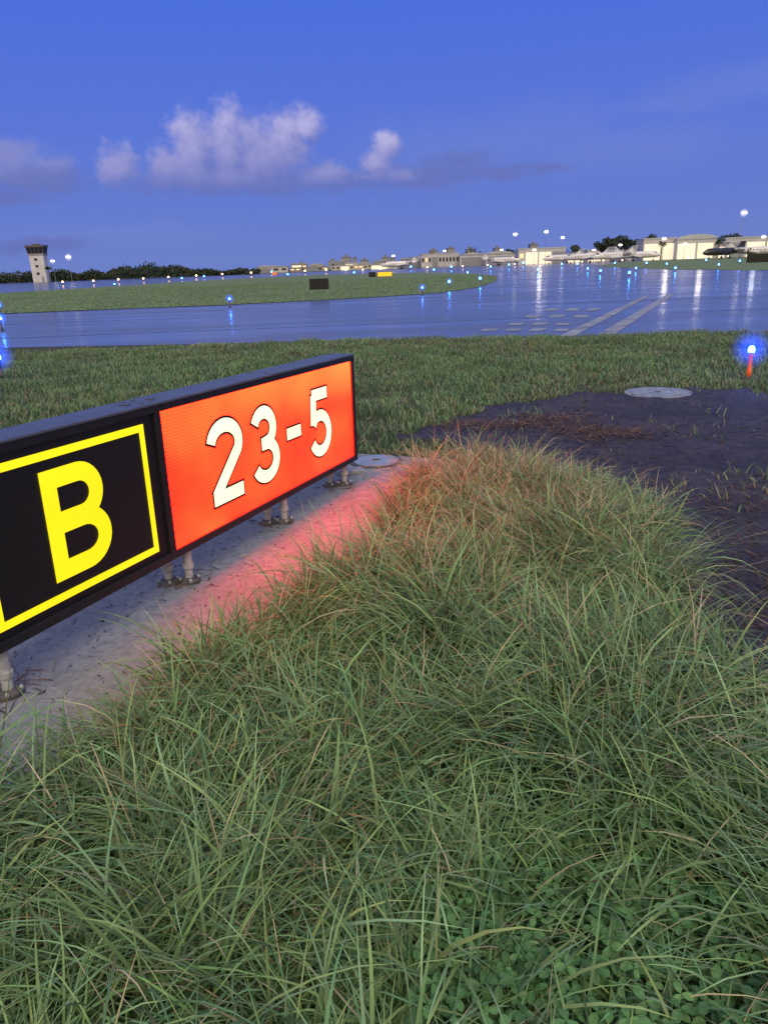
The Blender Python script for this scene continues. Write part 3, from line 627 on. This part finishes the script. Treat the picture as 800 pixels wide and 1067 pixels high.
col=lg2[RNG.integers(0,5,n)]*RNG.uniform(.75,1.3,n)[:,None]*(.78+.45*vnoise(lx,ly,.7,55))[:,None]; st=RNG.random(n)<.08+.3*vnoise(lx,ly,1.5,8); col[st]=straw[RNG.integers(0,3,st.sum())]*.55
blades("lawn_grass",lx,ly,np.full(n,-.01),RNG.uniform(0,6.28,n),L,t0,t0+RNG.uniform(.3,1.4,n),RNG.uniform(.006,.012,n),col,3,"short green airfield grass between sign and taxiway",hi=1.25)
# island tufts
N0=230000; lx=RNG.uniform(-60,22,N0); ly=22+75*RNG.random(N0)**1.5
ok=inpoly(lx,ly,isl)&(np.abs(lx)<.56*ly+2); lx=lx[ok];ly=ly[ok];n=len(lx);print("island",n)
col=lg2[RNG.integers(0,5,n)]*RNG.uniform(.85,1.3,n)[:,None]*(.8+.5*vnoise(lx,ly,3,5))[:,None]; st=RNG.random(n)<.2; col[st]=straw[RNG.integers(0,3,st.sum())]*.55
t0=np.abs(RNG.normal(.3,.25,n))
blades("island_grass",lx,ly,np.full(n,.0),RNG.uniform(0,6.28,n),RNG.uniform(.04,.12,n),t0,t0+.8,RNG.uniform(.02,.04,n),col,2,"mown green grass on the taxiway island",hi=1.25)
# clover / broad-leaf weeds
vs=[];fs=[];cols=[]
xx=[p[0] for p in wp];yy=[p[1] for p in wp]; cnt=0
while cnt<2600:
    x=random.uniform(min(xx),max(xx)); y=random.uniform(min(yy),max(yy))
    if not inpoly(np.array([x]),np.array([y]),wp)[0]: continue
    cnt+=1; z=random.uniform(.06,.22); a0=random.uniform(0,6.28); s=random.uniform(.008,.017); c=random.uniform(.5,1.35)
    tl=Vector((random.uniform(-.5,.5),random.uniform(-.6,.3),1)).normalized(); e1=tl.orthogonal().normalized(); e2=tl.cross(e1)
    for q in range(3):
        a=a0+q*2.094; d=e1*math.cos(a)+e2*math.sin(a); sd=e1*-math.sin(a)+e2*math.cos(a); o=len(vs); p=Vector((x,y,z))
        prof=[(0,0),(.5,.42),(1.1,.62),(1.7,.5),(2.0,.0),(1.7,-.5),(1.1,-.62),(.5,-.42)]
        for (f,g) in prof: vs.append(tuple(p+d*f*s+sd*g*s+tl*(.12*s*abs(g)*2)-tl*(.1*s*f*f)))
        vs.append(tuple(p+d*1.0*s-tl*.05*s))
        fs+=[(o+8,o+i,o+(i+1)%8) for i in range(8)]; cols+=[(.14*c,.31*c,.11*c,1)]*9
    o=len(vs); vs+=[(x-.001,y,0),(x+.001,y,0),(x+.001,y,z),(x-.001,y,z)]; fs.append((o,o+1,o+2,o+3)); cols+=[(.1,.16,.06,1)]*4
mb=MB().add(vs,fs); wo=mb.obj("clover_patch",bm_); ca=wo.data.color_attributes.new("tint",'FLOAT_COLOR','POINT'); ca.data.foreach_set("color",np.array(cols,dtype=np.float32).reshape(-1))
wo["kind"]="stuff"; wo["label"]="small round-leaved weeds growing among the long grass"; wo["category"]="weeds"
# debris
n=4900
dx=np.empty(n);dy=np.empty(n)
hp=[survey(540,445),survey(610,450),survey(480,446),survey(575,438),survey(640,455)]
for i in range(n):
    if i<3000: c=hp[i%5]; dx[i]=c[0]+RNG.normal()*.22; dy[i]=c[1]+RNG.normal()*.13
    elif i<4700: c=survey(RNG.uniform(450,800),RNG.uniform(410,660)); dx[i],dy[i]=c
    else:
        s=[.13,.98,1.93,3.0][i%4]; c=sl(SL-s,.08); dx[i]=c[0]+RNG.normal()*.08; dy[i]=c[1]+RNG.normal()*.08
col=np.array([[.24,.14,.09],[.32,.21,.13],[.12,.08,.06]])[RNG.integers(0,3,n)]
blades("dry_debris",dx,dy,np.full(n,.024),RNG.uniform(0,6.28,n),RNG.uniform(.03,.13,n),RNG.uniform(1.0,1.5,n),RNG.uniform(1.3,1.9,n),RNG.uniform(.003,.009,n),col,2,"dry brown stems and leaves scattered on mud","debris")
n=1000; a=RNG.uniform(-.3,SL+.7,n); b=RNG.uniform(-1.0,.5,n); pts=np.array([sl(p,q) for p,q in zip(a,b)])
col=np.array([[.10,.07,.05],[.22,.17,.10],[.05,.05,.04]])[RNG.integers(0,3,n)]
blades("leaf_litter",pts[:,0],pts[:,1],np.full(n,.0235),RNG.uniform(0,6.28,n),RNG.uniform(.006,.03,n),RNG.uniform(1.3,1.5,n),RNG.uniform(1.4,1.6,n),RNG.uniform(.003,.008,n),col,2,"small dead leaves and grit on the concrete pad","leaf litter")
vs=[];fs=[]
for i in range(1100):
    u,v=RNG.uniform(440,820),RNG.uniform(410,660); x,y=survey(u,v)
    if not in_mud(np.array([x]),np.array([y]))[0]: continue
    r=RNG.uniform(.004,.02); o=len(vs)
    for d in [(1,0,0),(0,1,0),(-1,0,0),(0,-1,0),(0,0,.7),(0,0,-.7)]:
        q=np.array(d)*r*RNG.uniform(.6,1.3); vs.append((x+q[0],y+q[1],.024+q[2]))
    fs+=[(o,o+1,o+4),(o+1,o+2,o+4),(o+2,o+3,o+4),(o+3,o,o+4),(o+1,o,o+5),(o+2,o+1,o+5),(o+3,o+2,o+5),(o,o+3,o+5)]
c=MB().add(vs,fs).obj("mud_clods",mud); c["kind"]="stuff"; c["label"]="small clods of dark wet soil on the mud path"; c["category"]="soil"
# ---------------------------------------------------------------- world
wd=bpy.data.worlds.new("World"); scene.world=wd; wd.use_nodes=True; nt=wd.node_tree; nt.nodes.clear(); N=nt.nodes.new; Lk=nt.links.new
out=N("ShaderNodeOutputWorld"); bg=N("ShaderNodeBackground"); Lk(bg.outputs[0],out.inputs[0])
tc=N("ShaderNodeTexCoord"); nm=N("ShaderNodeVectorMath"); nm.operation='NORMALIZE'; Lk(tc.outputs["Generated"],nm.inputs[0])
sx=N("ShaderNodeSeparateXYZ"); Lk(nm.outputs[0],sx.inputs[0])
def mth(op,a,b=None,c=None,clamp=False):
    n=N("ShaderNodeMath"); n.operation=op; n.use_clamp=clamp
    for i,q in enumerate((a,b,c)):
        if q is None: continue
        if isinstance(q,(int,float)): n.inputs[i].default_value=q
        else: Lk(q,n.inputs[i])
    return n.outputs[0]
D2=180/math.pi
az=mth('MULTIPLY',mth('ARCTAN2',sx.outputs[0],sx.outputs[1]),D2); el=mth('MULTIPLY',mth('ARCSINE',sx.outputs[2]),D2)
cmb=N("ShaderNodeCombineXYZ"); Lk(az,cmb.inputs[0]); Lk(el,cmb.inputs[1]); Pv=cmb.outputs[0]
def vm(op,a,b):
    n=N("ShaderNodeVectorMath"); n.operation=op
    for i,q in enumerate((a,b)):
        if isinstance(q,tuple): n.inputs[i].default_value=q
        else: Lk(q,n.inputs[i])
    return n.outputs[1] if op in('LENGTH','DISTANCE') else n.outputs[0]
def noise(vec,scale,det=6,rough=.55):
    n=N("ShaderNodeTexNoise"); n.inputs["Scale"].default_value=scale; n.inputs["Detail"].default_value=det; n.inputs["Roughness"].default_value=rough; Lk(vec,n.inputs["Vector"]); return n
def sstep(x,a,b):
    n=N("ShaderNodeMapRange"); n.interpolation_type='SMOOTHSTEP'; n.inputs[1].default_value=a; n.inputs[2].default_value=b; Lk(x,n.inputs[0]); return n.outputs[0]
def density(vec,puffs,amp,scale,warp=1.0,rg=.55):
    nz=noise(vec,.45,3); w1=vm('SUBTRACT',nz.outputs["Color"],(.5,.5,.5)); w2=vm('MULTIPLY',w1,(1.6*warp,1.2*warp,0)); v2=vm('ADD',vec,w2)
    cur=None
    for (u,v,ru,rv) in puffs:
        a,e=azel(u,v); q=vm('MULTIPLY',vm('SUBTRACT',v2,(a,e,0)),(13.4/ru,13.4/rv,0)); l=vm('LENGTH',q,(0,0,0)); d=mth('SUBTRACT',1,l)
        cur=d if cur is None else mth('SMOOTH_MAX',cur,d,.25)
    f=noise(vec,scale,7,rg).outputs["Fac"]
    return mth('ADD',cur,mth('MULTIPLY',mth('SUBTRACT',f,.5),amp))
main=[(124,176,24,27),(178,178,30,26),(205,158,32,38),(240,152,34,40),(228,186,80,20),(275,165,44,36),(298,148,32,34),(318,132,20,20),(335,182,46,16),(402,155,18,16),(392,170,22,14),(405,182,40,10)]
a0,e0=azel(110,200); a1,e1=azel(440,195)
slope=(e1-e0)/(a1-a0)
baseel=mth('MULTIPLY_ADD',az,slope,e0-slope*a0)
d1=density(Pv,main,1.35,.68,1.0,.6); d2=density(vm('ADD',Pv,(-.7,.9,0)),main,1.35,.68,1.0,.6)
cut=sstep(mth('SUBTRACT',el,baseel),-.4,1.4)
m1=mth('MULTIPLY',sstep(d1,-.06,.66),cut)
lit=mth('MULTIPLY_ADD',mth('SUBTRACT',d1,d2),.65,.36,True)
hgt=sstep(mth('SUBTRACT',el,baseel),.2,4.6); lit=mth('MULTIPLY',lit,mth('MULTIPLY_ADD',hgt,.8,.32),None,True)
soft=[(45,188,60,16),(240,190,140,14),(345,188,120,14),(440,184,100,15),(510,180,70,9),(570,174,32,6),(480,166,40,12),(15,207,40,8),(40,255,60,10)]
d3=density(Pv,soft,1.0,.35); m2=mth('MULTIPLY',sstep(d3,-.15,.8),.8)
haze=[(770,88,110,18),(690,110,80,14),(640,155,150,26),(120,245,120,14),(500,150,160,40)]
d4=density(Pv,haze,1.2,.16); m3=mth('MULTIPLY',sstep(d4,-.2,1.0),.35)
pale=[(12,162,42,20),(48,176,30,16),(20,180,50,14)]
d5=density(Pv,pale,1.2,.6); m5=mth('MULTIPLY',sstep(d5,-.05,.8),.8)
r=N("ShaderNodeValToRGB"); mr=N("ShaderNodeMapRange"); mr.inputs[1].default_value=-2; mr.inputs[2].default_value=88; Lk(el,mr.inputs[0]); Lk(mr.outputs[0],r.inputs[0])
els=r.color_ramp.elements
def st_(e): return (e+2)/90
stops=[(-2,(.09,.14,.38)),(0.5,(.150,.220,.58)),(4,(.120,.198,.62)),(9,(.098,.180,.68)),(17,(.064,.152,.71)),(35,(.12,.20,.56)),(88,(.44,.49,.62))]
els[0].position=0; els[0].color=(*stops[0][1],1); els[1].position=1; els[1].color=(*stops[-1][1],1)
for e,c in stops[1:-1]:
    q=els.new(st_(e)); q.color=(*c,1)
def mix(f,a,b):
    n=N("ShaderNodeMix"); n.data_type='RGBA'
    if isinstance(f,(int,float)): n.inputs[0].default_value=f
    else: Lk(f,n.inputs[0])
    for i,q in((6,a),(7,b)):
        if isinstance(q,tuple): n.inputs[i].default_value=(*q,1)
        else: Lk(q,n.inputs[i])
    return n.outputs[2]
colr=r.outputs[0]
colr=mix(m3,colr,(.18,.245,.61))
colr=mix(m5,colr,(.24,.26,.58))
colr=mix(m2,colr,(.125,.162,.48))
cc=mix(lit,(.155,.19,.53),(.47,.45,.76))
colr=mix(m1,colr,cc)
back=sstep(mth('MULTIPLY',sx.outputs[1],-1),-.05,.9); gl=mth('MULTIPLY',back,sstep(el,-5,10))
colr=mix(gl,colr,(1.0,.80,.60))
sky=N("ShaderNodeTexSky"); sky.sky_type='NISHITA'; sky.sun_disc=False; sky.sun_elevation=math.radians(2); sky.sun_rotation=math.radians(180)
sc=vm('SCALE',sky.outputs[0],(0,0,0)); sc.node.inputs["Scale"].default_value=.004
add=vm('ADD',colr,sc)
Lk(add,bg.inputs[0]); bg.inputs[1].default_value=1.0
sun=bpy.data.lights.new("sun",'SUN'); sun.energy=1.5; sun.angle=math.radians(35); sun.color=(1,.86,.64)
so=bpy.data.objects.new("sun",sun); scene.collection.objects.link(so); so.rotation_euler=(math.radians(42),0,math.radians(14))
scene.view_settings.view_transform='Standard'; scene.view_settings.look='None'; scene.view_settings.exposure=0; scene.view_settings.gamma=1
